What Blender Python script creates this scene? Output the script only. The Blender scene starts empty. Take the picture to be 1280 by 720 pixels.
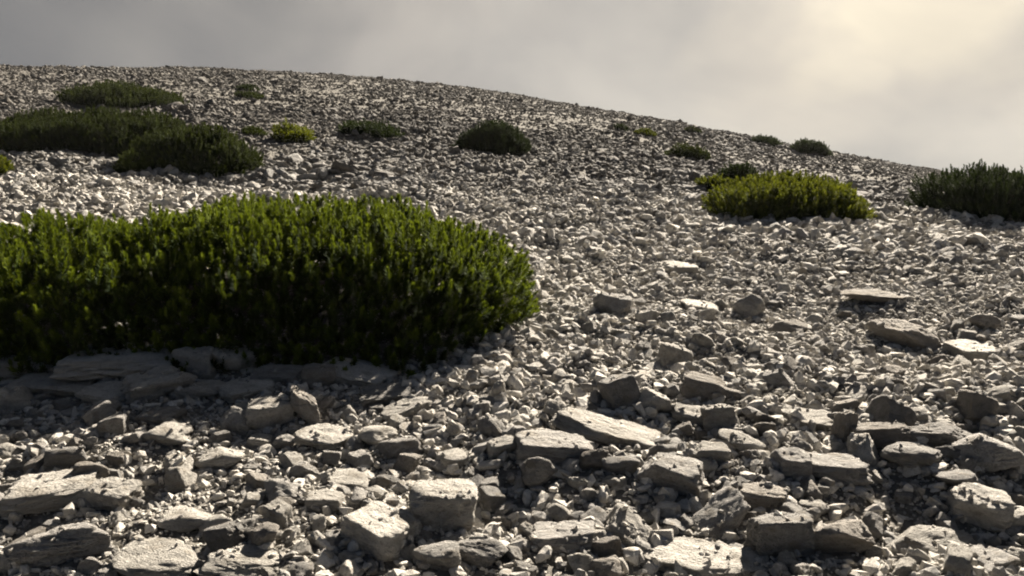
import bpy, bmesh, math, random
import numpy as np
from mathutils import Vector, Matrix, Euler

random.seed(7)
RNG = np.random.default_rng(11)
R = math.radians
F = 1100.0          # focal length in pixels of the 1280 px wide photograph

sc = bpy.context.scene
COL = sc.collection

# ------------------------------------------------------------------ noise
def _h(ix, iy, iz, s):
    n = (ix * 374761393 + iy * 668265263 + iz * 2147483647 + s * 1274126177) & 0xFFFFFFFF
    n = ((n ^ (n >> 13)) * 1274126177) & 0xFFFFFFFF
    n = ((n ^ (n >> 16)) * 668265263) & 0xFFFFFFFF
    n = n ^ (n >> 15)
    return (n & 0xFFFFFF) / float(0xFFFFFF) * 2 - 1

def vnoise(x, y, z, s=0):
    x, y, z = np.broadcast_arrays(np.asarray(x, float), np.asarray(y, float), np.asarray(z, float))
    fx, fy, fz = np.floor(x), np.floor(y), np.floor(z)
    ix, iy, iz = fx.astype(np.int64), fy.astype(np.int64), fz.astype(np.int64)
    tx, ty, tz = x - fx, y - fy, z - fz
    tx = tx * tx * (3 - 2 * tx); ty = ty * ty * (3 - 2 * ty); tz = tz * tz * (3 - 2 * tz)
    r = 0
    for a in (0, 1):
        wa = tx if a else 1 - tx
        for b in (0, 1):
            wb = ty if b else 1 - ty
            for c in (0, 1):
                wc = tz if c else 1 - tz
                r = r + wa * wb * wc * _h(ix + a, iy + b, iz + c, s)
    return r

# ------------------------------------------------------------------ the hillside
K = 1500 / F
def macro(x, y):
    x = np.asarray(x, float); y = np.asarray(y, float) * K
    lat = 0.19 * 3 * np.logaddexp(0, (x + 3.5) / 3)
    t = np.clip((y - 3) / 20, 0, 1)
    z = -1.5 + .25 * y - lat * t * t * (3 - 2 * t)
    r = np.maximum(0, y - 14)
    return z - .0022 * r * r / (1 + r / 200)

def T(x, y):
    x = np.asarray(x, float); y = np.asarray(y, float)
    z = macro(x, y)
    z = z + .05 * vnoise(x / 1.9, y / 1.9, 0, 1) + .04 * vnoise(x / .62, y / .62, 0, 2) + .032 * vnoise(x / .27, y / .27, 0, 3) + .014 * vnoise(x / .11, y / .11, 0, 6)
    far = np.clip((y - 8) / 14, 0, 1)
    return z + far * (.10 * vnoise(x / 4.5, y / 4.5, 0, 4) + .03 * vnoise(x / .9, y / .9, 0, 5))

def Tn(x, y, e=.12):
    dx = (T(x + e, y) - T(x - e, y)) / (2 * e)
    dy = (T(x, y + e) - T(x, y - e)) / (2 * e)
    n = np.stack([-dx, -dy, np.ones_like(dx)], -1)
    return n / np.linalg.norm(n, axis=-1, keepdims=True)

def at(px, py):
    """where the line of sight through a photograph pixel meets the slope"""
    u, v = (px - 640) / F, (360 - py) / F
    ys = np.arange(1.9, 45, .01)
    d = T(u * ys, ys) - v * ys
    i = np.argmax(d > 0)
    y = float(ys[i]) if d[i] > 0 else 28.0
    return u * y, y

# ------------------------------------------------------------------ helpers
def tag(o, label=None, cat=None, group=None, kind=None):
    if label: o['label'] = label
    if cat: o['category'] = cat
    if group: o['group'] = group
    if kind: o['kind'] = kind
    return o

def mesh_np(name, v, f, mat=None, smooth=False, tone=None):
    """f: (n,k) array of faces with k corners each"""
    me = bpy.data.meshes.new(name)
    v = np.ascontiguousarray(v, dtype=np.float32); f = np.ascontiguousarray(f, dtype=np.int32)
    n, k = f.shape
    me.vertices.add(len(v)); me.vertices.foreach_set('co', v.ravel())
    me.loops.add(n * k); me.loops.foreach_set('vertex_index', f.ravel())
    me.polygons.add(n)
    me.polygons.foreach_set('loop_start', np.arange(0, n * k, k, dtype=np.int32))
    me.polygons.foreach_set('loop_total', np.full(n, k, dtype=np.int32))
    me.polygons.foreach_set('use_smooth', np.full(n, smooth))
    if tone is not None:
        a = me.attributes.new('tone', 'FLOAT', 'POINT')
        a.data.foreach_set('value', np.ascontiguousarray(tone, dtype=np.float32))
    me.update(calc_edges=True)
    if mat: me.materials.append(mat)
    return me

def link(name, me, parent=None):
    o = bpy.data.objects.new(name, me); COL.objects.link(o)
    if parent: o.parent = parent
    return o

# ------------------------------------------------------------------ materials
def newmat(name):
    m = bpy.data.materials.new(name); m.use_nodes = True
    nt = m.node_tree; nt.nodes.clear()
    out = nt.nodes.new('ShaderNodeOutputMaterial')
    return m, nt, out

def N(nt, t, **kw):
    n = nt.nodes.new(t)
    for k, v in kw.items():
        if k in n.inputs.keys(): n.inputs[k].default_value = v
        else: setattr(n, k, v)
    return n

def ramp(nt, fac, stops):
    r = nt.nodes.new('ShaderNodeValToRGB')
    e = r.color_ramp.elements
    while len(e) < len(stops): e.new(.5)
    for i, (p, c) in enumerate(stops):
        e[i].position = p; e[i].color = (c[0], c[1], c[2], 1)
    nt.links.new(fac, r.inputs[0])
    return r.outputs[0]

def math_(nt, op, a, b=None, clamp=False):
    n = nt.nodes.new('ShaderNodeMath'); n.operation = op; n.use_clamp = clamp
    for i, x in enumerate((a, b)):
        if x is None: continue
        if isinstance(x, (int, float)): n.inputs[i].default_value = x
        else: nt.links.new(x, n.inputs[i])
    return n.outputs[0]

def mix(nt, a, b, fac, mode='MIX'):
    n = nt.nodes.new('ShaderNodeMix'); n.data_type = 'RGBA'; n.blend_type = mode
    for s, x in ((n.inputs[0], fac), (n.inputs[6], a), (n.inputs[7], b)):
        if isinstance(x, (int, float)): s.default_value = x
        elif isinstance(x, tuple): s.default_value = (*x, 1)
        else: nt.links.new(x, s)
    return n.outputs[2]

def rock_material(name, dark, light, scale=1.0, bump=.5, dist=.006):
    """weathered limestone: mottled tone, speckle, small lichen and earth stains; pits and grain as bump"""
    m, nt, out = newmat(name); L = nt.links.new
    tc = N(nt, 'ShaderNodeTexCoord'); oi = N(nt, 'ShaderNodeObjectInfo')
    vec = N(nt, 'ShaderNodeVectorMath', operation='ADD')
    L(tc.outputs['Object'], vec.inputs[0])
    sh = N(nt, 'ShaderNodeVectorMath', operation='SCALE'); sh.inputs['Scale'].default_value = 37.0
    cx = N(nt, 'ShaderNodeCombineXYZ'); L(oi.outputs['Random'], cx.inputs[0]); L(oi.outputs['Random'], cx.inputs[1])
    L(cx.outputs[0], sh.inputs[0]); L(sh.outputs[0], vec.inputs[1])
    v = vec.outputs[0]
    n1 = N(nt, 'ShaderNodeTexNoise', Scale=2.6 * scale, Detail=7, Roughness=.6); L(v, n1.inputs['Vector'])
    n2 = N(nt, 'ShaderNodeTexNoise', Scale=13 * scale, Detail=5, Roughness=.7); L(v, n2.inputs['Vector'])
    n3 = N(nt, 'ShaderNodeTexNoise', Scale=1.3 * scale, Detail=3); L(v, n3.inputs['Vector'])
    vo = N(nt, 'ShaderNodeTexVoronoi', Scale=10 * scale); L(v, vo.inputs['Vector'])
    base = ramp(nt, n1.outputs[0], [(.32, dark), (.62, light)])
    per = math_(nt, 'MULTIPLY_ADD', oi.outputs['Random'], .5); per.node.inputs[2].default_value = .72
    base = mix(nt, base, (.5, .5, .5), 0.0)
    hsv = N(nt, 'ShaderNodeHueSaturation'); L(base, hsv.inputs['Color']); L(per, hsv.inputs['Value'])
    spk = ramp(nt, n2.outputs[0], [(.34, (.55, .53, .5)), (.5, (1, 1, 1))])
    c = mix(nt, hsv.outputs[0], spk, .75, 'MULTIPLY')
    st = ramp(nt, n3.outputs[0], [(.56, (0, 0, 0)), (.66, (1, 1, 1))])
    c = mix(nt, c, (.17, .14, .10), math_(nt, 'MULTIPLY', st, .5))
    p = N(nt, 'ShaderNodeBsdfPrincipled', Roughness=.93)
    p.inputs['Specular IOR Level'].default_value = .25
    L(c, p.inputs['Base Color'])
    hgt = math_(nt, 'ADD', math_(nt, 'MULTIPLY', n1.outputs[0], 1.4), math_(nt, 'MULTIPLY', n2.outputs[0], .7))
    hgt = math_(nt, 'ADD', hgt, math_(nt, 'MULTIPLY', math_(nt, 'MINIMUM', vo.outputs['Distance'], .35), .9))
    b = N(nt, 'ShaderNodeBump', Strength=bump, Distance=dist); L(hgt, b.inputs['Height'])
    L(b.outputs[0], p.inputs['Normal']); L(p.outputs[0], out.inputs[0])
    return m

M_PALE = rock_material('pale_limestone', (.41, .388, .347), (.60, .57, .515), bump=1, dist=.03)
M_GREY = rock_material('grey_limestone', (.28, .268, .25), (.43, .41, .38), bump=1, dist=.03)
M_BROWN = rock_material('brown_grey_limestone', (.25, .23, .205), (.38, .35, .31), bump=1, dist=.03)
M_SCREE = rock_material('scree_limestone', (.17, .164, .154), (.325, .312, .29), bump=.5, scale=.7, dist=.03)
M_CRUMB = rock_material('crumbled_limestone', (.40, .38, .345), (.59, .56, .505), bump=.5, scale=.7, dist=.03)
M_SHADE_TONED = rock_material('shade_toned_limestone', (.095, .089, .081), (.165, .154, .139), bump=.5, scale=.7, dist=.03)  # stone colour lowered to stand in for dimmer light up the slope

def ground_material():
    m, nt, out = newmat('stony_soil'); L = nt.links.new
    tc = N(nt, 'ShaderNodeTexCoord')
    n1 = N(nt, 'ShaderNodeTexNoise', Scale=1.1, Detail=6); n2 = N(nt, 'ShaderNodeTexNoise', Scale=26, Detail=8, Roughness=.75)
    vo = N(nt, 'ShaderNodeTexVoronoi', Scale=42)
    for n in (n1, n2, vo): L(tc.outputs['Object'], n.inputs['Vector'])
    c = ramp(nt, n2.outputs[0], [(.35, (.075, .070, .062)), (.62, (.25, .236, .212))])
    c = mix(nt, c, (.13, .115, .09), math_(nt, 'MULTIPLY', n1.outputs[0], .6))
    p = N(nt, 'ShaderNodeBsdfPrincipled', Roughness=.97); p.inputs['Specular IOR Level'].default_value = .15
    L(c, p.inputs['Base Color'])
    h = math_(nt, 'ADD', n2.outputs[0], math_(nt, 'MULTIPLY', vo.outputs['Distance'], -.8))
    b = N(nt, 'ShaderNodeBump', Strength=1, Distance=.02); L(h, b.inputs['Height']); L(b.outputs[0], p.inputs['Normal'])
    L(p.outputs[0], out.inputs[0])
    return m

def foliage_material(name, low, mid, tip, trans=.4, tcol=(.30, .36, .05)):
    m, nt, out = newmat(name); L = nt.links.new
    a = N(nt, 'ShaderNodeAttribute', attribute_name='tone')
    c = ramp(nt, a.outputs['Fac'], [(.0, low), (.5, mid), (1, tip)])
    p = N(nt, 'ShaderNodeBsdfPrincipled', Roughness=.8); p.inputs['Specular IOR Level'].default_value = .03
    L(c, p.inputs['Base Color'])
    t = N(nt, 'ShaderNodeBsdfTranslucent'); L(mix(nt, c, tcol, .5), t.inputs['Color'])
    mx = N(nt, 'ShaderNodeMixShader'); mx.inputs[0].default_value = trans
    L(p.outputs[0], mx.inputs[1]); L(t.outputs[0], mx.inputs[2]); L(mx.outputs[0], out.inputs[0])
    return m

M_PINE = foliage_material('pine_needles', (.007, .013, .004), (.019, .036, .005), (.125, .16, .012), .26, (.18, .225, .012))
M_DARK = foliage_material('dark_needles', (.008, .013, .006), (.015, .023, .008), (.035, .050, .014), .15, (.05, .07, .015))
M_YELLOW = foliage_material('yellow_green_needles', (.010, .017, .004), (.036, .048, .006), (.13, .14, .013), .25, (.18, .2, .015))
M_OLIVE = foliage_material('olive_needles', (.008, .013, .005), (.015, .024, .006), (.048, .064, .011), .15, (.09, .11, .02))

def bark():
    m, nt, out = newmat('grey_bark'); L = nt.links.new
    tc = N(nt, 'ShaderNodeTexCoord'); n = N(nt, 'ShaderNodeTexNoise', Scale=30, Detail=5); L(tc.outputs['Object'], n.inputs['Vector'])
    p = N(nt, 'ShaderNodeBsdfPrincipled', Roughness=.9)
    L(ramp(nt, n.outputs[0], [(.35, (.06, .045, .033)), (.65, (.19, .155, .12))]), p.inputs['Base Color'])
    b = N(nt, 'ShaderNodeBump', Strength=.7, Distance=.004); L(n.outputs[0], b.inputs['Height']); L(b.outputs[0], p.inputs['Normal'])
    L(p.outputs[0], out.inputs[0]); return m
M_BARK = bark()

# ------------------------------------------------------------------ ground sheet
def steps(lo, hi, c, s0, g):
    a = [c]
    while a[-1] < hi: a.append(a[-1] + s0 + g * abs(a[-1] - c))
    b = [c]
    while b[-1] > lo: b.append(b[-1] - s0 - g * abs(b[-1] - c))
    return np.array(b[::-1][:-1] + a)
gx = steps(-120, 120, 0, .035, .020)
gy = steps(-30, 160, 3.5, .03, .016)
X, Y = np.meshgrid(gx, gy)
Z = T(X, Y)
V = np.stack([X, Y, Z], -1).reshape(-1, 3)
nx, ny = len(gx), len(gy)
ii = (np.arange(ny - 1)[:, None] * nx + np.arange(nx - 1)[None]).ravel()
me = mesh_np('hillside_ground', V, np.stack([ii, ii + 1, ii + nx + 1, ii + nx], -1), ground_material(), True)
tag(link('hillside_ground', me), kind='structure')

# ------------------------------------------------------------------ rock shapes
_ico = {}
def ico(sub):
    if sub not in _ico:
        bm = bmesh.new(); bmesh.ops.create_icosphere(bm, subdivisions=sub, radius=1)
        bm.verts.ensure_lookup_table()
        v = np.array([q.co[:] for q in bm.verts]); f = np.array([[q.index for q in fc.verts] for fc in bm.faces]); bm.free()
        _ico[sub] = (v, f)
    return _ico[sub]

def rock_shape(seed, sub, style='angular', rough=.05, edge=16):
    """unit-sized stone: a sphere cut down by random fracture planes, then weathered"""
    r = np.random.default_rng(seed)
    d, f = ico(sub)
    d = d / np.linalg.norm(d, axis=1, keepdims=True)
    q = Euler(r.uniform(-.25, .25, 3)).to_matrix(); Q = np.array(q)
    planes = []
    if style in ('block', 'slab'):
        for ax in range(3):
            for s in (-1, 1):
                n = np.zeros(3); n[ax] = s; n += r.normal(0, .13, 3)
                planes.append((n / np.linalg.norm(n), r.uniform(.66, .8)))
        for _ in range(4 if style == 'block' else 5):
            n = r.normal(size=3); n /= np.linalg.norm(n); planes.append((n, r.uniform(.84, .98)))
    elif style == 'round':
        for _ in range(16):
            n = r.normal(size=3); n /= np.linalg.norm(n); planes.append((n, r.uniform(.8, .93)))
    else:
        for _ in range(9):
            n = r.normal(size=3); n /= np.linalg.norm(n); planes.append((n, r.uniform(.5, .82)))
    acc = np.full(len(d), 1.0 / 1.15) ** edge
    for n, h in planes:
        c = np.maximum(d @ n, 0) / h
        acc = acc + c ** edge
    rad = 1 / acc ** (1 / edge)
    p = d * rad[:, None]
    o = r.uniform(0, 50, 3)
    nz = vnoise(p[:, 0] * 1.6 + o[0], p[:, 1] * 1.6 + o[1], p[:, 2] * 1.6 + o[2]) * 1.0 \
        + vnoise(p[:, 0] * 4 + o[1], p[:, 1] * 4 + o[2], p[:, 2] * 4 + o[0]) * .9
    if sub >= 3: nz = nz + vnoise(p[:, 0] * 10 + o[0], p[:, 1] * 10 + o[2], p[:, 2] * 10 + o[1]) * .5
    if sub >= 4:
        nz = nz + vnoise(p[:, 0] * 23 + o[0], p[:, 1] * 23 + o[2], p[:, 2] * 23 + o[1]) * .28
        nz = nz + (.45 * np.abs(vnoise(p[:, 0] * 14 + o[1], p[:, 1] * 14 + o[0], p[:, 2] * 14 + o[2])) + (.30 * vnoise(p[:, 0] * 44 + o[0], p[:, 1] * 44 + o[2], p[:, 2] * 44 + o[1]) if sub >= 5 else 0)) * (vnoise(p[:, 0] * 2 + o[2], p[:, 1] * 2 + o[1], p[:, 2] * 2 + o[0]) > -.15)
        # bedding cracks of the limestone
        w = p[:, 2] * r.uniform(3, 5) + .5 * vnoise(p[:, 0] * 2 + o[0], p[:, 1] * 2, p[:, 2] * 2) + o[1]
        nz = nz - 1.1 * np.exp(-((w - np.round(w)) / .07) ** 2) * (vnoise(p[:, 0] * 1.5, p[:, 1] * 1.5 + o[0], p[:, 2]) > -.1)
    p = d * (rad + rough * nz)[:, None]
    p = p @ Q.T if style == 'angular' else p
    lo, hi = p.min(0), p.max(0)
    return (p - (lo + hi) / 2) / ((hi - lo) / 2), f      # fills the box -1..1

# ------------------------------------------------------------------ individual rocks
# px, row where the front foot meets the ground, width px, height px, depth ratio, style, yaw, lean to camera, roll, material, label, short name
P_, G_, B_ = M_PALE, M_GREY, M_BROWN
HERO = [
 (551, 664, 92, 84, .80, 'block', 14, 22, -4, P_, 'broad pale block with lit top and shaded front, low centre of the slope', 'the broad pale block'),
 (470, 700, 90, 72, .85, 'block', -25, 26, 10, P_, 'pale stone with a pitted tilted face beside the broad pale block', 'the pitted pale stone'),
 (545, 722, 56, 52, .8, 'angular', 20, 0, 0, G_, 'wedge shaped grey stone standing on end in front of the broad pale block', 'the grey wedge'),
 (601, 712, 66, 54, .8, 'angular', -10, 8, 6, G_, 'lumpy grey stone with a crusted top right of the grey wedge', 'the lumpy grey stone'),
 (690, 588, 98, 60, .7, 'block', 8, -4, 6, G_, 'big dark fronted boulder under the long sloping slab', 'the dark fronted boulder'),
 (676, 612, 58, 48, .5, 'angular', 30, -14, 24, G_, 'leaning pointed stone in front of the dark fronted boulder', 'the leaning pointed stone'),
 (765, 558, 148, 42, .5, 'slab', -14, 6, 15, P_, 'long pale slab sloping down to the right above the dark boulder', 'the long sloping slab'),
 (845, 622, 82, 60, .7, 'block', -22, 8, 12, G_, 'chunky block with a lit sloping top right of the long sloping slab', 'the chunky block'),
 (705, 692, 84, 42, .7, 'slab', 4, 4, -3, G_, 'low flat topped oblong stone with a straight lit upper edge', 'the oblong stone'),
 (792, 688, 82, 60, .7, 'angular', -34, 12, 20, P_, 'slab with its face slanting to the right beside the oblong stone', 'the slanting slab'),
 (983, 700, 78, 76, .7, 'block', 6, -6, 0, G_, 'square dark fronted block with a flat top near the bottom edge', 'the square dark block'),
 (1056, 700, 92, 72, .7, 'angular', 18, -8, 8, B_, 'triangular brown grey stone right of the square dark block', 'the triangular stone'),
 (994, 604, 48, 50, .8, 'block', 0, -4, 0, G_, 'cube like grey stone at the left end of the flat ledge', 'the cube like stone'),
 (1050, 610, 90, 42, .6, 'slab', -4, 3, 2, G_, 'flat topped ledge stone next to the cube like stone', 'the flat ledge stone'),
 (1108, 564, 76, 46, .6, 'block', 3, -4, -2, B_, 'oblong brown grey block at the left end of the block row', 'the left row block'),
 (1176, 562, 72, 46, .6, 'block', -4, -4, 2, G_, 'straight sided grey block closing the block row behind the domed boulder', 'the straight sided block'),
 (1155, 594, 80, 52, .8, 'round', 0, -4, 0, G_, 'domed grey boulder in front of the block row', 'the domed boulder'),
 (1250, 604, 88, 68, .8, 'round', 20, -4, 0, G_, 'large rounded boulder at the right edge of the photo', 'the large rounded boulder'),
 (1236, 672, 72, 62, .8, 'block', -20, 18, 6, P_, 'smooth pale square stone below the large rounded boulder', 'the smooth pale square stone'),
 (1278, 664, 46, 40, .8, 'slab', 10, 10, 0, P_, 'pale flat stone cut off by the right edge of the photo', 'the cut off pale stone'),
 (1172, 694, 118, 56, .6, 'angular', 28, 16, -10, P_, 'pale ridged slab with a grooved lit face above the bottom right corner', 'the ridged slab'),
 (1059, 556, 28, 56, .8, 'block', 10, -4, 3, B_, 'narrow upright stone standing like a post beside the block row', 'the upright stone'),
 (60, 718, 124, 74, .7, 'angular', -16, 0, -6, G_, 'large dark boulder in the bottom left corner', 'the corner boulder'),
 (46, 648, 120, 54, .7, 'slab', 12, 14, -8, P_, 'wide pale crusted slab behind the corner boulder', 'the wide crusted slab'),
 (132, 638, 66, 50, .8, 'block', -20, 16, 0, P_, 'pinkish pale block right of the wide crusted slab', 'the pinkish pale block'),
 (76, 590, 50, 40, .7, 'block', 10, -4, 0, G_, 'squat dark stone above the wide crusted slab', 'the squat dark stone'),
 (105, 602, 46, 38, .7, 'angular', 30, -4, 10, B_, 'brown grey stone leaning on the squat dark stone', 'the leaning brown stone'),
 (332, 542, 58, 54, .7, 'block', 20, 10, -14, P_, 'pale round edged stone just below the bush shadow', 'the shadow edge stone'),
 (378, 528, 62, 46, .5, 'angular', -30, 4, 20, B_, 'dark stone leaning on the shadow edge stone', 'the dark leaning stone'),
 (400, 566, 70, 34, .8, 'slab', -25, 12, 12, P_, 'thin pale slab sloping right below the bush shadow', 'the thin pale slab'),
 (431, 614, 58, 32, .8, 'slab', 5, 12, 0, P_, 'clean pale oval stone above the small bright stone', 'the clean oval stone'),
 (403, 640, 50, 34, .8, 'block', -10, 10, 0, P_, 'small bright stone left of the pitted pale stone', 'the small bright stone'),
 (278, 694, 62, 60, .7, 'angular', 40, -8, 16, G_, 'dark steep stone above the flat bottom slab', 'the dark steep stone'),
 (322, 692, 56, 48, .7, 'angular', -20, 0, -6, B_, 'brown grey stone right of the dark steep stone', 'the brown grey stone'),
 (190, 734, 120, 52, .7, 'angular', -14, 8, 2, P_, 'wide flat topped pale stone at the bottom edge right of the corner boulder', 'the flat bottom slab'),
 (305, 738, 110, 46, .7, 'angular', 24, 8, 6, P_, 'pale sandy stone at the bottom edge left of the grey wedge', 'the sandy bottom stone'),
 (135, 482, 150, 50, .8, 'slab', 12, 4, -6, P_, 'large smooth slab in the shadow of the big bush', 'the large shaded slab'),
 (190, 500, 90, 46, .6, 'slab', 35, 8, -20, P_, 'tilted slab in the bush shadow right of the large shaded slab', 'the tilted shaded slab'),
 (240, 476, 58, 54, .7, 'block', -10, 14, 0, P_, 'blocky stone at the foot of the big bush between shaded slabs', 'the shaded block'),
 (290, 474, 60, 40, .8, 'angular', 20, 10, 6, P_, 'smooth shaded stone right of the blocky stone at the bush foot', 'the smooth shaded stone'),
 (58, 502, 110, 38, .8, 'slab', -8, 8, 4, P_, 'low shaded slab under the left end of the big bush', 'the low shaded slab'),
 (22, 480, 90, 38, .8, 'slab', 20, 4, 4, P_, 'pale shaded slab at the left edge touching the big bush', 'the left edge slab'),
 (440, 486, 96, 38, .8, 'slab', -16, 4, 4, P_, 'broad low slab in shade under the middle of the big bush', 'the broad shaded slab'),
 (300, 506, 80, 38, .8, 'slab', 26, 6, -6, P_, 'low pale slab in front of the smooth shaded stone in the bush shadow', 'the front shaded slab'),
 (128, 512, 80, 34, .8, 'slab', -24, 4, 2, P_, 'cracked pale slab in front of the large shaded slab', 'the cracked shaded slab'),
 (245, 504, 58, 36, .8, 'angular', 8, 6, 0, P_, 'angular pale stone right of the tilted shaded slab in the bush shadow', 'the angular shaded stone'),
 (480, 508, 70, 30, .8, 'slab', 14, 4, 0, G_, 'thin grey slab in the bush shadow left of the bright pointing slab', 'the thin shaded slab'),
 (345, 484, 64, 34, .8, 'block', -12, 10, 0, G_, 'grey stone at the foot of the big bush above the shadow edge stone', 'the bush foot stone'),
 (395, 486, 44, 36, .7, 'block', 12, 4, 0, G_, 'pointed shaded stone right of the bush foot stone', 'the pointed shaded stone'),
 (505, 524, 68, 28, .5, 'slab', 30, 10, -18, P_, 'bright slab pointing up to the right at the shadow edge', 'the bright pointing slab'),
 (623, 502, 20, 34, .6, 'slab', 60, 0, -10, P_, 'thin bright splinter standing by the right end of the bush shadow', 'the bright splinter'),
 (885, 506, 58, 44, .7, 'block', -18, 6, 10, B_, 'dark block with a thin lit top edge in the middle of the slope', 'the thin edged block'),
 (868, 532, 50, 34, .8, 'slab', -16, 14, 10, P_, 'pale flat stone below the thin edged block', 'the pale flat stone'),
 (893, 582, 48, 36, .8, 'block', -10, 14, 0, P_, 'pale stone between the chunky block and the flat ledge', 'the pale middle stone'),
 (932, 570, 60, 38, .8, 'angular', -20, 16, 10, P_, 'broad pale angular stone left of the cube like stone', 'the broad angular stone'),
 (1020, 540, 74, 32, .7, 'slab', 8, 8, 2, P_, 'pale crusted stone left of the upright stone', 'the crusted stone'),
 (1095, 386, 84, 34, .7, 'angular', 8, -6, 4, B_, 'wide dark outcrop stone high on the right slope', 'the dark outcrop'),
 (1140, 438, 88, 54, .7, 'angular', -26, -6, 14, B_, 'large dark sloping rock below the dark outcrop', 'the dark sloping rock'),
 (1230, 452, 64, 34, .9, 'slab', 4, 8, 0, P_, 'flat bright topped stone casting a dark shadow on the right slope', 'the bright topped stone'),
 (878, 392, 48, 26, .9, 'slab', -10, 12, 6, P_, 'bright stone alone among small scree below the yellow bush', 'the lone bright stone'),
 (852, 344, 44, 22, .8, 'slab', 4, 10, 0, P_, 'bright low stone farthest up among the larger stones', 'the low bright stone'),
 (862, 722, 118, 40, .7, 'slab', -22, 14, -8, P_, 'pale slab cut by the bottom edge below the slanting slab', 'the bottom edge slab'),
 (925, 732, 90, 36, .7, 'slab', 6, 12, 4, P_, 'pale slab at the bottom edge left of the square dark block', 'the bottom pale slab'),
 (960, 642, 66, 36, .6, 'slab', -8, 2, 0, B_, 'low brown grey stone behind the square dark block', 'the low brown stone'),
 (1022, 650, 44, 30, .8, 'angular', 10, 12, 0, P_, 'small pale stone perched above the triangular stone', 'the perched pale stone'),
 (905, 668, 84, 40, .6, 'slab', 36, 10, -24, G_, 'slab rising to the right left of the square dark block', 'the rising slab'),
 (1200, 620, 50, 30, .8, 'angular', 0, 4, 0, G_, 'small grey stone wedged below the domed boulder', 'the wedged stone'),
 (745, 592, 40, 40, .8, 'angular', 12, -2, 0, B_, 'brown stone in the hollow under the long sloping slab', 'the hollow stone'),
 (775, 600, 54, 34, .7, 'angular', -20, 4, 0, G_, 'dark stone left of the chunky block', 'the small dark stone'),
 (769, 614, 30, 22, .8, 'round', 0, 8, 0, P_, 'small round pale cobble under the dark stone beside the chunky block', 'the pale cobble'),
 (625, 575, 40, 36, .7, 'block', 24, 8, -14, P_, 'upright pale stone left of the dark fronted boulder', 'the upright pale stone'),
 (570, 588, 42, 30, .8, 'angular', 30, 12, -8, P_, 'angular pale stone behind the broad pale block', 'the angular pale stone'),
 (270, 590, 60, 40, .8, 'angular', 0, 10, 0, P_, 'crusted pale stone in the middle of the left foreground', 'the crusted pale stone'),
 (225, 668, 70, 40, .8, 'angular', 14, 12, 0, P_, 'knobbly pale stone left of the dark steep stone', 'the knobbly stone'),
 (205, 560, 56, 34, .8, 'slab', -8, 10, 0, P_, 'layered pale stone below the tilted shaded slab', 'the layered stone'),
 (345, 630, 60, 42, .8, 'angular', -18, -2, 6, G_, 'dark lumpy stone left of the small bright stone', 'the dark lumpy stone'),
]
def _flat(h):      # pale stones lie flatter, so that their tops catch the sun
    h = list(h)
    if h[9] is M_PALE: h[7] = min(h[7], 7); h[8] = h[8] * .6 + 3; h[3] = h[3] * .95
    return tuple(h)
HERO = [_flat(h) for h in HERO]
GROUP = 'loose limestone rocks lying on the scree slope'
placed = []     # x, y, radius, screen x, screen y, name
rocks = []
def frame_at(x, y):
    n = Vector(Tn(np.float64(x), np.float64(y), .2)); up = (n + Vector((0, 0, 1))).normalized()
    xa = Vector((1, 0, 0)); ya = up.cross(xa).normalized(); xa = ya.cross(up).normalized()
    return Matrix((xa, ya, up)).transposed()

def put_rock(me, x, y, dims, rot, sink, mat):
    o = link('rock', me)
    rm = frame_at(x, y) @ Euler(tuple(R(a) for a in rot), 'XYZ').to_matrix()
    o.rotation_euler = rm.to_euler(); o.scale = dims
    o.location = (x, y, float(T(x, y)) + dims[2] * (1 - 2 * sink))
    o.data = me
    o.material_slots[0].link = 'OBJECT'; o.material_slots[0].material = mat
    return o

def scr(x, y, z): return 640 + F * x / y, 360 - F * z / y

for i, (px, py, w, h, dr, style, yaw, lean, roll, mat, label, short) in enumerate(HERO):
    x, y = at(px, min(py, 716))
    if py > 716: y *= 1 - (py - 716) / 1000
    a = w * y / F / 2 * 1.04
    hh = h * y / F / 2
    b = a * dr
    c = max(hh * 1.0 - b * .30, hh * .5)
    v, f = rock_shape(500 + i, 5 if w > 60 else 4, style, {'slab': .085, 'block': .065, 'angular': .06}.get(style, .05), 40 if style in ('block', 'slab') else 34)
    me = mesh_np('rock_mesh', v, f, mat, True)
    o = put_rock(me, x, y + b * .8, (a, b, c), (lean, roll, yaw), .12 if 'shade' in short or 'bush foot' in short else .22, mat)
    tag(o, label, 'rock', GROUP)
    placed.append((x, y + b * .8, a * .8, *scr(x, y + b, o.location.z), short))
    rocks.append(o)

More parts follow.
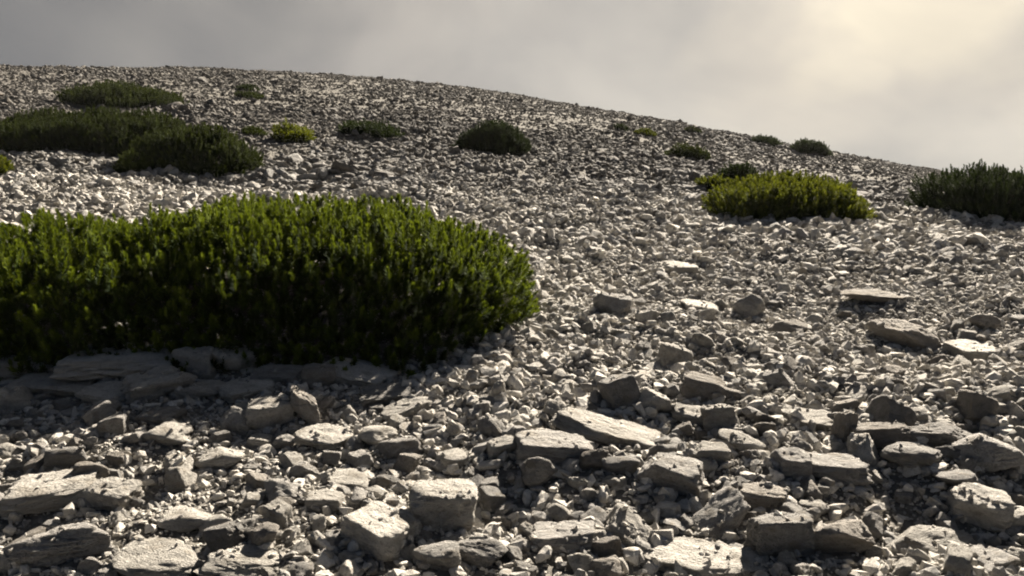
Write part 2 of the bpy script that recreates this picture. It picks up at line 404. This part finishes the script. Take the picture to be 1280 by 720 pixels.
# the other larger stones, drawn from a set of fractured shapes
STY = ['angular', 'block', 'slab', 'angular', 'angular', 'block']
LIB = [(STY[i % 6], mesh_np('stone_mesh', *rock_shape(900 + i, 4, STY[i % 6], .06, 34), M_GREY, True)) for i in range(30)]
cand = []
rr = random.Random(5)
tries = 0
want = 300 - len(HERO)
extra = []
while len(extra) < want and tries < 60000:
    tries += 1
    # even in ground area, thinning with distance so that the stones stay among the largest seen
    py = 720 - (rr.random() ** 1.2) * 340; px = rr.uniform(-10, 1290)
    x, y = at(px, py)
    wpx = 24 + 34 * rr.random() ** 3
    if py < 500: wpx *= .82
    a = wpx * y / F / 2
    if px < 690 and 290 < py < 505: continue
    ok = True
    for (qx, qy, qr, *_r) in placed:
        if (x - qx) ** 2 + (y - qy) ** 2 < (.6 * a + .85 * qr) ** 2: ok = False; break
    if not ok: continue
    sty, me = rr.choice(LIB)
    mat = rr.choice([M_PALE, M_PALE, M_GREY, M_GREY, M_BROWN])
    dims = (a, a * rr.uniform(.6, .95), a * ({'slab': rr.uniform(.28, .42), 'block': rr.uniform(.55, .85), 'round': rr.uniform(.55, .75), 'angular': rr.uniform(.5, .85)}[sty]))
    o = put_rock(me, x, y, dims, (rr.gauss(4, 16), rr.gauss(0, 14), rr.uniform(0, 360)), rr.uniform(.22, .46), mat)
    placed.append((x, y, a, *scr(x, y, o.location.z), None))
    extra.append((o, sty, mat, wpx, px, py, a))

marks = [(p[3], p[4], p[5]) for p in placed if p[5]]
tone = {M_PALE.name: 'pale', M_GREY.name: 'grey', M_BROWN.name: 'brownish'}
kindw = {'slab': 'flat stone', 'block': 'blocky stone', 'round': 'rounded stone', 'angular': 'angular stone'}
used = {}
for o, sty, mat, wpx, px, py, a in sorted(extra, key=lambda e: -e[3]):
    size = 'small' if wpx < 30 else ('medium' if wpx < 42 else 'large')
    best = sorted(marks, key=lambda m: (m[0] - px) ** 2 + ((m[1] - py) * 1.5) ** 2)[:6]
    lab = None
    for mx_, my_, nm in best:
        dx, dy = px - mx_, py - my_
        if abs(dx) > 2.5 * abs(dy): d = 'just right of' if dx > 0 else 'just left of'
        elif abs(dy) > 2.5 * abs(dx): d = 'in front of' if dy > 0 else 'behind'
        else: d = ('below right of' if dx > 0 else 'below left of') if dy > 0 else ('above right of' if dx > 0 else 'above left of')
        l = f"{size} {tone[mat.name]} {kindw[sty]} {d} {nm}"
        if l not in used: lab = l; break
    if lab is None:
        l = f"{size} {tone[mat.name]} {kindw[sty]} among scree {round(a * 200)} cm wide {d} {nm}"; lab = l
    used[lab] = 1
    tag(o, lab, 'rock', GROUP)

# ------------------------------------------------------------------ bushes
def needles(o, ax, L, nn, nl, nw, tone0, rng, spread=1.0):
    """o, ax: (n,3) foot and direction of each shoot; returns diamond needles set round the shoots"""
    n = len(o)
    ref = np.where(np.abs(ax[:, 2:3]) > .9, np.array([[1., 0, 0]]), np.array([[0, 0, 1.]]))
    p = np.cross(ax, ref); p /= np.linalg.norm(p, axis=1, keepdims=True); q = np.cross(ax, p)
    k = np.arange(nn)
    t = (k + .5) / nn
    phi = k[None] * 2.399 + rng.uniform(0, 6.28, (n, 1)) + rng.normal(0, .25, (n, nn))
    e = (R(74) * (1 - t) + R(20) * t)[None] * spread + rng.normal(0, .12, (n, nn))
    rad = np.cos(phi)[..., None] * p[:, None] + np.sin(phi)[..., None] * q[:, None]
    d = np.cos(e)[..., None] * ax[:, None] + np.sin(e)[..., None] * rad
    foot = o[:, None] + ax[:, None] * (L[:, None] * t[None])[..., None]
    side = np.cross(d, ax[:, None]); side /= np.maximum(np.linalg.norm(side, axis=-1, keepdims=True), 1e-6)
    ln = nl * rng.uniform(.75, 1.15, (n, nn))[..., None] * (1 - .25 * t)[None, :, None]
    mid = foot + d * ln * .45; tip = foot + d * ln
    v = np.stack([foot, mid + side * nw, tip, mid - side * nw], 2).reshape(-1, 3)
    f = np.arange(len(v)).reshape(-1, 4)
    tn = np.clip(tone0[:, None] + .25 * (t[None] - .5) + rng.normal(0, .06, (n, nn)), 0, 1)
    tn = np.stack([tn - .08, tn, tn + .08, tn], 2).reshape(-1)
    return v, f, tn

def tubes(paths, radii, seg=6):
    vs, fs = [], []; b = 0
    for P, Rr in zip(paths, radii):
        P = np.array(P); m = len(P)
        for i in range(m):
            d = P[min(i + 1, m - 1)] - P[max(i - 1, 0)]; d /= np.linalg.norm(d)
            r0 = np.array([0, 0, 1.]) if abs(d[2]) < .9 else np.array([1., 0, 0])
            a = np.cross(d, r0); a /= np.linalg.norm(a); c = np.cross(d, a)
            for k in range(seg):
                t = 6.2832 * k / seg; vs.append(P[i] + Rr[i] * (a * math.cos(t) + c * math.sin(t)))
        for i in range(m - 1):
            for k in range(seg):
                fs.append((b + i * seg + k, b + i * seg + (k + 1) % seg, b + (i + 1) * seg + (k + 1) % seg, b + (i + 1) * seg + k))
        b += m * seg
    return np.array(vs), np.array(fs)

def bush(label, cat, px0, px1, top, base, depth, mat, shoot=.085, vox=.036, nn=26, nl=.027, nw=.0021, seed=0,
         p=2.6, q=2.4, lump=.10, tone=.5, yaw=0, stick=0.0, group=None, drop=0):
    rng = np.random.default_rng(3000 + seed)
    pc = (px0 + px1) / 2
    base += drop; top += drop * .4; depth *= .74
    x0, y0 = at(pc, base)
    a = (px1 - px0) * (y0 + depth * .6) / F / 2; b = depth
    yc = y0 + b * .92; xc = (pc - 640) / F * (y0 + b * .6)
    H = (360 - top) / F * yc - float(T(xc, yc)) 
    H = max(H - shoot * .3, .05)
    zc = float(T(xc, yc))
    if ONLY_INFO: print('BUSH', label, 'y %.1f a %.2f H %.2f' % (yc, a, H))
    def surf(m, k):
        d = rng.normal(size=(m, 3)); d[:, 2] = np.abs(d[:, 2]); d /= np.linalg.norm(d, axis=1, keepdims=True)
        r = 1 / (((np.abs(d[:, 0]) ** p + np.abs(d[:, 1]) ** p) ** (q / p) + d[:, 2] ** q) ** (1 / q))
        ls = max(.12, min(a, .5)) * .55
        e = d * np.array([a, b, H])
        lm = vnoise(e[:, 0] / ls + seed, e[:, 1] / ls, e[:, 2] / ls, 60 + seed) * lump \
            + vnoise(e[:, 0] / (ls * .35), e[:, 1] / (ls * .35), e[:, 2] / (ls * .35), 61 + seed) * lump * .55 \
            + vnoise(e[:, 0] / .075, e[:, 1] / .075, e[:, 2] / .075, 62 + seed) * .035
        P = d * (r * k * (1 + lm))[:, None] * np.array([a, b, H])
        n = np.sign(d) * np.abs(d) ** (p - 1) / np.array([a, b, H]); n /= np.linalg.norm(n, axis=1, keepdims=True)
        return P, n
    def thin(P, n, v):
        kx = np.floor(P / v).astype(np.int64); key = kx[:, 0] * 73856093 ^ kx[:, 1] * 19349663 ^ kx[:, 2] * 83492791
        _, i = np.unique(key, return_index=True); return P[i], n[i]
    area = 2 * math.pi * ((a * b) ** 1.6 / 3 + (a * H) ** 1.6 / 3 + (b * H) ** 1.6 / 3) ** (1 / 1.6) * 1.2
    Os, As = [], []
    for k, vf in ((.95, 1.0), (.86, .95), (.76, 1.0), (.64, 1.2), (.5, 1.5), (.34, 1.8)):
        m = int(area * k * k / (vox * vf) ** 2 * 7) + 20
        P, n = thin(*surf(m, k), vox * vf); Os.append(P); As.append(n)
    P = np.concatenate(Os); n = np.concatenate(As)
    P = P + rng.normal(0, vox * .25, P.shape)
    ax = n * .75 + np.array([0, 0, .75]) + rng.normal(0, .22, P.shape); ax /= np.linalg.norm(ax, axis=1, keepdims=True)
    L = shoot * np.exp(rng.normal(0, .25, len(P)))
    if stick: L = L * (1 + stick * (rng.random(len(P)) < .12))
    # follow the ground under the bush
    ca, sa = math.cos(R(yaw)), math.sin(R(yaw))
    P = np.stack([P[:, 0] * ca - P[:, 1] * sa, P[:, 0] * sa + P[:, 1] * ca, P[:, 2]], -1)
    gz = T(P[:, 0] + xc, P[:, 1] + yc) - zc
    P[:, 2] += gz
    P = P - ax * (L * .75)[:, None]
    g2 = T(P[:, 0] + xc, P[:, 1] + yc) - zc + .01
    P[:, 2] = np.maximum(P[:, 2], g2)
    tn = np.clip(rng.normal(tone, .24, len(P)) + .25 * vnoise(P[:, 0] * 3, P[:, 1] * 3, P[:, 2] * 3, 70 + seed), 0, 1)
    v, f, t = needles(P, ax, L, nn, nl, nw, tn, rng)
    FOOT.append((xc, yc, a, b))
    root = bpy.data.objects.new(cat.replace(' ', '_'), None); COL.objects.link(root)
    root.location = (xc, yc, zc); root.empty_display_size = .2
    tag(root, label, cat, group)
    link('foliage', mesh_np('foliage', v, f, mat, False, t), root)
    paths, radii = [], []
    nb = max(5, int(12 * min(1.5, a)))
    for i in range(nb):
        an = 6.283 * i / nb + rng.uniform(-.3, .3); rr_ = rng.uniform(.45, .8)
        ex, ey = a * rr_ * math.cos(an), b * rr_ * math.sin(an); ez = H * rng.uniform(.45, .75)
        pts = []
        for s_ in np.linspace(0, 1, 6):
            X_, Y_ = ex * s_ * .9 + a * .08 * math.cos(an * 3), ey * s_ * .9
            pts.append((X_ + rng.normal(0, .01), Y_ + rng.normal(0, .01), float(T(X_ + xc, Y_ + yc)) - zc - .03 + (ez + .03) * s_ ** .8))
        paths.append(pts); r0 = .012 + .012 * min(1, a)
        radii.append([r0 * (1 - .75 * s_) for s_ in np.linspace(0, 1, 6)])
    v, f = tubes(paths, radii)
    link('stem', mesh_np('stem', v, f, M_BARK, True), root)
    return root
ONLY_INFO = False; FOOT = []
GB = 'low bushes growing on the scree slope'
bush('big dense green dwarf pine in front with bright tips and dark shaded face', 'dwarf pine', -120, 666, 252, 466, .95, M_PINE,
     shoot=.048, vox=.056, nn=74, nl=.032, nw=.0028, seed=12, p=3.8, q=2.7, lump=.09, yaw=0, tone=.55, stick=.5, group=GB)
far = dict(drop=3, nn=16, nl=.045, nw=.009, shoot=.10, vox=.07, group=GB)
tiny = dict(drop=2, nn=16, nl=.03, nw=.008, shoot=.04, vox=.055, group=GB)
mid = dict(drop=7, nn=26, nl=.034, nw=.0055, shoot=.07, vox=.05, group=GB)
bush('long dark green bush at the left edge above the big pine', 'bush', -60, 276, 136, 187, .75, M_OLIVE, seed=2, p=3.6, q=2.6, lump=.16, tone=.3, **mid)
bush('low dark bush lying behind the long bush at the left', 'bush', 72, 216, 105, 134, .9, M_OLIVE, seed=3, lump=.22, tone=.35, **far)
bush('dark rounded bush in front of the long bush, right above the big pine', 'bush', 158, 326, 158, 215, .62, M_OLIVE, seed=4, p=2.3, q=2.1, lump=.14, tone=.5, **mid)
bush('thin pale green bush fringing the left end of the dark rounded bush', 'bush', 147, 178, 186, 212, .16, M_OLIVE, seed=5, lump=.2, tone=.85, **mid)
bush('small yellow green bush alone right of the dark left bushes', 'bush', 339, 389, 154, 177, .3, M_YELLOW, seed=6, lump=.15, tone=.5, **far)
bush('tiny brownish bush left of the small yellow green one', 'bush', 303, 330, 159, 169, .25, M_OLIVE, seed=7, tone=.6, **tiny)
bush('flat dark bush midway up between the yellow green one and the domed bush', 'bush', 420, 497, 150, 167, .45, M_DARK, seed=8, lump=.2, tone=.5, **far)
bush('dark domed bush standing alone in the middle of the upper slope', 'bush', 567, 668, 147, 187, .5, M_DARK, seed=9, p=2.1, q=1.7, lump=.14, tone=.45, **mid)
bush('small dark green bush below the ridge, above the yellow green hedge bush', 'bush', 838, 889, 180, 198, .35, M_OLIVE, seed=10, lump=.2, tone=.45, **far)
bush('small olive bush at the back left corner of the wide yellow green bush', 'bush', 894, 958, 199, 232, .35, M_DARK, seed=11, p=2.2, q=2, tone=.5, **mid)
bush('little yellow tuft bush touching the left end of the olive bush', 'bush', 872, 912, 217, 232, .2, M_YELLOW, seed=12, tone=.55, **mid)
bush('wide yellow green bush on the right of the slope', 'bush', 890, 1097, 220, 272, .6, M_YELLOW, seed=13, p=3.0, q=2.7, lump=.1, tone=.5, yaw=-8, **mid)
bush('dark green bush with spiky shoots at the right edge', 'bush', 1170, 1410, 208, 276, .7, M_DARK, seed=14, p=4, q=3.6, lump=.09, tone=.5, drop=8, nn=30, nl=.032, nw=.0042, shoot=.09, vox=.05, stick=.3, group=GB)
bush('dark bush on the ridge line, left one of the two against the sky', 'bush', 943, 978, 168, 180, .5, M_DARK, seed=15, p=2, q=2, tone=.6, **far)
bush('dark bush on the ridge line, right and larger one against the sky', 'bush', 992, 1042, 173, 191, .6, M_DARK, seed=16, p=2, q=2, tone=.6, **far)
bush('tiny dark bush just below the ridge in the middle right', 'bush', 768, 787, 155, 163, .3, M_DARK, seed=17, tone=.5, **tiny)
bush('tiny yellowish bush right of the tiny dark one below the ridge', 'bush', 794, 822, 160, 169, .3, M_YELLOW, seed=18, tone=.35, **tiny)
bush('tiny green bush at the ridge between the yellowish one and the ridge bushes', 'bush', 856, 878, 158, 166, .3, M_OLIVE, seed=19, tone=.5, **tiny)
bush('tiny dark bush near the top of the slope, upper of two', 'bush', 296, 320, 105, 112, .4, M_DARK, seed=20, tone=.5, **tiny)
bush('flat faint bush near the top of the slope, lower of two', 'bush', 292, 326, 115, 122, .4, M_OLIVE, seed=21, tone=.5, **tiny)
bush('yellow bush cut off by the left edge of the photo above the big pine', 'bush', -30, 5, 190, 218, .2, M_YELLOW, seed=22, tone=.6, **mid)

# ------------------------------------------------------------------ scree: everything smaller, far too many to count
def chip_shape(seed):
    r = np.random.default_rng(seed); bm = bmesh.new()
    for i in range(int(r.integers(11, 19))):
        d = r.normal(size=3); d /= np.linalg.norm(d); d /= (np.abs(d) ** 4).sum() ** .25
        bm.verts.new(d * r.uniform(.75, 1.0))
    h = bmesh.ops.convex_hull(bm, input=bm.verts)
    bmesh.ops.delete(bm, geom=list({g for g in h['geom_interior'] + h['geom_unused'] if isinstance(g, bmesh.types.BMVert) and g.is_valid}), context='VERTS')
    bmesh.ops.triangulate(bm, faces=bm.faces[:]); bm.verts.index_update()
    v = np.array([q.co[:] for q in bm.verts]); f = np.array([[q.index for q in fc.verts] for fc in bm.faces]); bm.free()
    lo, hi = v.min(0), v.max(0)
    return (v - (lo + hi) / 2) / ((hi - lo) / 2), f

def lib_collection(name, n, sub, seed, rough, styles, mat=M_SCREE):
    c = bpy.data.collections.new(name)
    for i in range(n):
        v, f = rock_shape(seed + i, sub, styles[i % len(styles)], rough, 40) if i % 2 else chip_shape(seed + i)
        v = v * np.array([1, RNG.uniform(.55, .9), RNG.uniform(.35, .68)])
        o = bpy.data.objects.new('%s_%02d' % (name, i), mesh_np(name, v, f, mat if i % 3 or mat is M_SHADE_TONED else M_SCREE, False)); c.objects.link(o)
    return c

def scatter(name, col, x, y, size, tilt, sink, zz=None):
    n = len(x)
    nn = Tn(x, y, .15)
    z = T(x, y) + size * .55 * (1 - 2 * sink)
    if zz is not None: z = np.where(np.isnan(zz), z, zz)
    me = bpy.data.meshes.new(name); me.vertices.add(n)
    me.vertices.foreach_set('co', np.stack([x, y, z], -1).astype(np.float32).ravel())
    rot = np.stack([-np.arctan(-nn[:, 1] / nn[:, 2]) * 1.0 * -1 * -1 + RNG.normal(0, tilt, n), np.arctan(nn[:, 0] / nn[:, 2]) + RNG.normal(0, tilt, n), RNG.uniform(0, 6.283, n)], -1)
    scl = size[:, None] * RNG.uniform(.78, 1.2, (n, 3))
    a = me.attributes.new('rot', 'FLOAT_VECTOR', 'POINT'); a.data.foreach_set('vector', rot.astype(np.float32).ravel())
    a = me.attributes.new('scl', 'FLOAT_VECTOR', 'POINT'); a.data.foreach_set('vector', scl.astype(np.float32).ravel())
    a = me.attributes.new('idx', 'INT', 'POINT'); a.data.foreach_set('value', RNG.integers(0, len(col.objects), n).astype(np.int32))
    ng = bpy.data.node_groups.new(name, 'GeometryNodeTree')
    ng.interface.new_socket('Geometry', in_out='INPUT', socket_type='NodeSocketGeometry')
    ng.interface.new_socket('Geometry', in_out='OUTPUT', socket_type='NodeSocketGeometry')
    gi = ng.nodes.new('NodeGroupInput'); go = ng.nodes.new('NodeGroupOutput')
    ins = ng.nodes.new('GeometryNodeInstanceOnPoints'); ci = ng.nodes.new('GeometryNodeCollectionInfo')
    ci.inputs['Collection'].default_value = col; ci.inputs['Separate Children'].default_value = True; ci.inputs['Reset Children'].default_value = True
    ins.inputs['Pick Instance'].default_value = True
    ng.links.new(gi.outputs[0], ins.inputs['Points']); ng.links.new(ci.outputs[0], ins.inputs['Instance'])
    for nm, ty, sock in (('rot', 'FLOAT_VECTOR', 'Rotation'), ('scl', 'FLOAT_VECTOR', 'Scale'), ('idx', 'INT', 'Instance Index')):
        na = ng.nodes.new('GeometryNodeInputNamedAttribute'); na.data_type = ty; na.inputs['Name'].default_value = nm
        ng.links.new(na.outputs['Attribute'], ins.inputs[sock])
    ng.links.new(ins.outputs[0], go.inputs[0])
    o = link(name, me); md = o.modifiers.new('scatter', 'NODES'); md.node_group = ng
    return o

def wedge(n, y0, y1, margin):
    """points even in ground area over the part of the slope the view takes in, and a margin either side"""
    y = np.sqrt(RNG.uniform(y0 ** 2, y1 ** 2, n)); x = RNG.uniform(-1, 1, n) * (.45 * K * y + margin)
    return x, y

pl = np.array([[p[0], p[1], p[2]] for p in placed])
def clear(x, y, k):
    keep = np.ones(len(x), bool)
    for qx, qy, qr in pl: keep &= (x - qx) ** 2 + (y - qy) ** 2 > (qr * k) ** 2
    return keep

bands = []
# near: stones up to ~20 px wide; then a size that shrinks on screen but grows on the ground
for n, y0, y1, mg, med, sg, cap in [(40000, 1.9, 4.7, 1.0, .012, .55, .032), (38000, 4.5, 7.7, 1.4, .0185, .42, .05),
                                     (60000, 7.7, 14, 2.0, .0235, .38, .085), (145000, 14, 33, 3.0, .024, .36, .12)]:
    x, y = wedge(n, y0, y1, mg)
    s = np.minimum(np.exp(RNG.normal(math.log(med), sg, n)), cap)
    # patches of coarser and finer stones
    s *= 1 + .35 * vnoise(x / (.9 + y * .05), y / (.9 + y * .05), 0, 40)
    if y1 < 8:
        k = clear(x, y, .6); x, y, s = x[k], y[k], s[k]
    for fx_, fy_, fa_, fb_ in FOOT:
        k = ((x - fx_) / fa_) ** 4 + ((y - fy_) / fb_) ** 4 > .45; x, y, s = x[k], y[k], s[k]
    bands.append((x, y, s))
x = np.concatenate([b[0] for b in bands]); y = np.concatenate([b[1] for b in bands]); s = np.concatenate([b[2] for b in bands])
near = y < 7.3
C1 = lib_collection('scree_stone', 18, 2, 2000, .06, ['angular', 'block', 'angular', 'slab'])
C2 = lib_collection('scree_stone_near', 20, 2, 2100, .09, ['angular', 'angular', 'block', 'slab'], M_CRUMB)
C3 = lib_collection('scree_stone_shade_toned', 18, 2, 2200, .07, ['angular', 'block', 'angular', 'slab'], M_SHADE_TONED)
# grit between the near stones
gx_, gy_ = wedge(80000, 1.9, 5.9, .6)
gs = np.exp(RNG.normal(math.log(.0058), .35, len(gx_)))
# crumbs lying on the larger rocks
cz = [np.full(near.sum() + len(gx_), np.nan)]; cxy = []; cs = []
for o in rocks + [e[0] for e in extra]:
    m = len(o.data.vertices)
    vv = np.empty(m * 3, np.float32); o.data.vertices.foreach_get('co', vv); vv = vv.reshape(-1, 3)
    mw = np.array(Matrix.LocRotScale(o.location, o.rotation_euler, o.scale)); inv = np.linalg.inv(mw[:3, :3]).T
    nv = np.empty(m * 3, np.float32); o.data.vertex_normals.foreach_get('vector', nv); nv = nv.reshape(-1, 3) @ inv.T
    nv /= np.linalg.norm(nv, axis=1, keepdims=True); wv = vv @ mw[:3, :3].T + mw[:3, 3]
    big = max(o.scale) > .06
    c = np.where((nv[:, 2] > .72) & (vnoise(wv[:, 0] * 14, wv[:, 1] * 14, 0, 90) > (.0 if big else .15)))[0]
    if len(c) < 4: continue
    k = RNG.choice(c, min(len(c), int(RNG.uniform(.3, 1) * (12 if big else 4))), replace=False)
    q = np.exp(RNG.normal(math.log(.0062 if big else .0045), .4, len(k)))
    cxy.append(wv[k, :2]); cz.append(wv[k, 2] + q * .2); cs.append(q)
cxy = np.concatenate(cxy)
GX = np.concatenate([x[near], gx_, cxy[:, 0]]); GY = np.concatenate([y[near], gy_, cxy[:, 1]]); GS = np.concatenate([s[near], gs] + cs)
o1 = scatter('scree_near', C2, GX, GY, GS, .5, .28, np.concatenate(cz))
pick = RNG.random(len(x)) < np.clip((y - 6) / 6, 0, .975) + .15 * vnoise(x / 3, y / 3, 0, 33)  # share of stones with shade in their colour grows up the slope
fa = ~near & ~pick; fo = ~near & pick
o2 = scatter('scree', C1, x[fa], y[fa], s[fa], .34, .26)
o3 = scatter('shade_toned_scree', C3, x[fo], y[fo], s[fo], .3, .28)
tag(o3, 'browner stones coloured darker for shade, mixed through the scree of the upper slope', 'scree', kind='stuff')
tag(o1, 'small broken stones and grit covering the slope between the larger rocks', 'scree', kind='stuff')
tag(o2, 'even grey scree covering the upper slope up to the ridge', 'scree', kind='stuff')

# ------------------------------------------------------------------ air
lo, hi = V.min(0) - 1.0, V.max(0) + 1.0
hi[2] = max(hi[2], 2.0) + 1
bm = bmesh.new(); bmesh.ops.create_cube(bm, size=1)
for q in bm.verts: q.co = [lo[i] if q.co[i] < 0 else hi[i] for i in range(3)]
me = bpy.data.meshes.new('haze'); bm.to_mesh(me); bm.free()
hm, hn, ho = newmat('haze'); hv = N(hn, 'ShaderNodeVolumePrincipled'); hv.inputs['Density'].default_value = .0004
hv.inputs['Color'].default_value = (.92, .90, .88, 1); hn.links.new(hv.outputs[0], ho.inputs['Volume']); me.materials.append(hm)
tag(link('haze', me), kind='stuff')

# ------------------------------------------------------------------ light
SUN_AZ, SUN_EL = R(27), R(39)          # azimuth right of the view direction
sd = Vector((math.sin(SUN_AZ) * math.cos(SUN_EL), math.cos(SUN_AZ) * math.cos(SUN_EL), math.sin(SUN_EL)))
sl = bpy.data.lights.new('sun', 'SUN'); sl.energy = 5; sl.angle = R(.6); sl.color = (1, .90, .765)
so = bpy.data.objects.new('sun', sl); COL.objects.link(so)
so.rotation_euler = (-sd).to_track_quat('-Z', 'Y').to_euler()

w = bpy.data.worlds.new('World'); sc.world = w; w.use_nodes = True
nt = w.node_tree; nt.nodes.clear(); L = nt.links.new
out = N(nt, 'ShaderNodeOutputWorld')
sky = N(nt, 'ShaderNodeTexSky'); sky.sky_type = 'NISHITA'; sky.sun_disc = False
sky.sun_elevation = SUN_EL; sky.sun_rotation = SUN_AZ; sky.altitude = 1800
b1 = N(nt, 'ShaderNodeBackground', Strength=.05); L(sky.outputs[0], b1.inputs[0])
tc = N(nt, 'ShaderNodeTexCoord')
def glow(px, py):
    d = Vector(((px - 640) / F, 1, (360 - py) / F)).normalized()
    vm = N(nt, 'ShaderNodeVectorMath', operation='DOT_PRODUCT'); L(tc.outputs['Generated'], vm.inputs[0]); vm.inputs[1].default_value = d
    return math_(nt, 'ARCCOSINE', math_(nt, 'MINIMUM', vm.outputs['Value'], 1.0))
nz = N(nt, 'ShaderNodeTexNoise', Scale=4.2, Detail=4, Roughness=.45, Distortion=.35)
mp = N(nt, 'ShaderNodeMapping'); mp.inputs['Scale'].default_value = (1, 1, 1.5); mp.inputs['Location'].default_value = (3.1, .4, 2.6)
L(tc.outputs['Generated'], mp.inputs[0]); L(mp.outputs[0], nz.inputs['Vector'])
warp = math_(nt, 'MULTIPLY', math_(nt, 'SUBTRACT', nz.outputs[0], .5), .5)
ang = math_(nt, 'MINIMUM', math_(nt, 'ADD', glow(1190, 35), warp), math_(nt, 'ADD', math_(nt, 'ADD', glow(1110, 90), .05), math_(nt, 'MULTIPLY', warp, .9)))
cl = ramp(nt, math_(nt, 'DIVIDE', ang, 1.55), [
    (0, (.24, .211, .160)), (.05, (.178, .159, .130)), (.12, (.136, .125, .108)), (.25, (.118, .109, .096)), (.38, (.112, .102, .089)),
    (.46, (.078, .072, .064)), (.60, (.040, .0385, .037)), (.72, (.026, .0255, .026)), (.86, (.0125, .0158, .0225)), (1, (.0074, .0118, .021))])
n9 = N(nt, 'ShaderNodeTexNoise', Scale=3.0, Detail=6, Roughness=.52, Distortion=.8); L(mp.outputs[0], n9.inputs['Vector'])
cl = mix(nt, cl, ramp(nt, n9.outputs[0], [(.3, (.74, .745, .76)), (.7, (1.16, 1.15, 1.12))]), 1.0, 'MULTIPLY')
b2 = N(nt, 'ShaderNodeBackground', Strength=1); L(cl, b2.inputs[0])
ms = N(nt, 'ShaderNodeMixShader'); ms.inputs[0].default_value = .96
L(b1.outputs[0], ms.inputs[1]); L(b2.outputs[0], ms.inputs[2]); L(ms.outputs[0], out.inputs[0])

# ------------------------------------------------------------------ camera
cam = bpy.data.cameras.new('camera'); cam.sensor_width = 36; cam.lens = F / 1280 * 36; cam.clip_end = 3000; cam.clip_start = .05
co = bpy.data.objects.new('camera', cam); COL.objects.link(co); co.rotation_euler = (R(90), 0, 0)
sc.camera = co
sc.view_settings.view_transform = 'Standard'; sc.view_settings.look = 'None'
sc.view_settings.exposure = 2.1; sc.view_settings.gamma = 1; sc.view_settings.use_curve_mapping = False
sc.render.engine = 'CYCLES'
sc.cycles.max_bounces = 5; sc.cycles.diffuse_bounces = 3; sc.cycles.transparent_max_bounces = 4
sc.cycles.filter_width = 2.0
sc.cycles.use_denoising = True
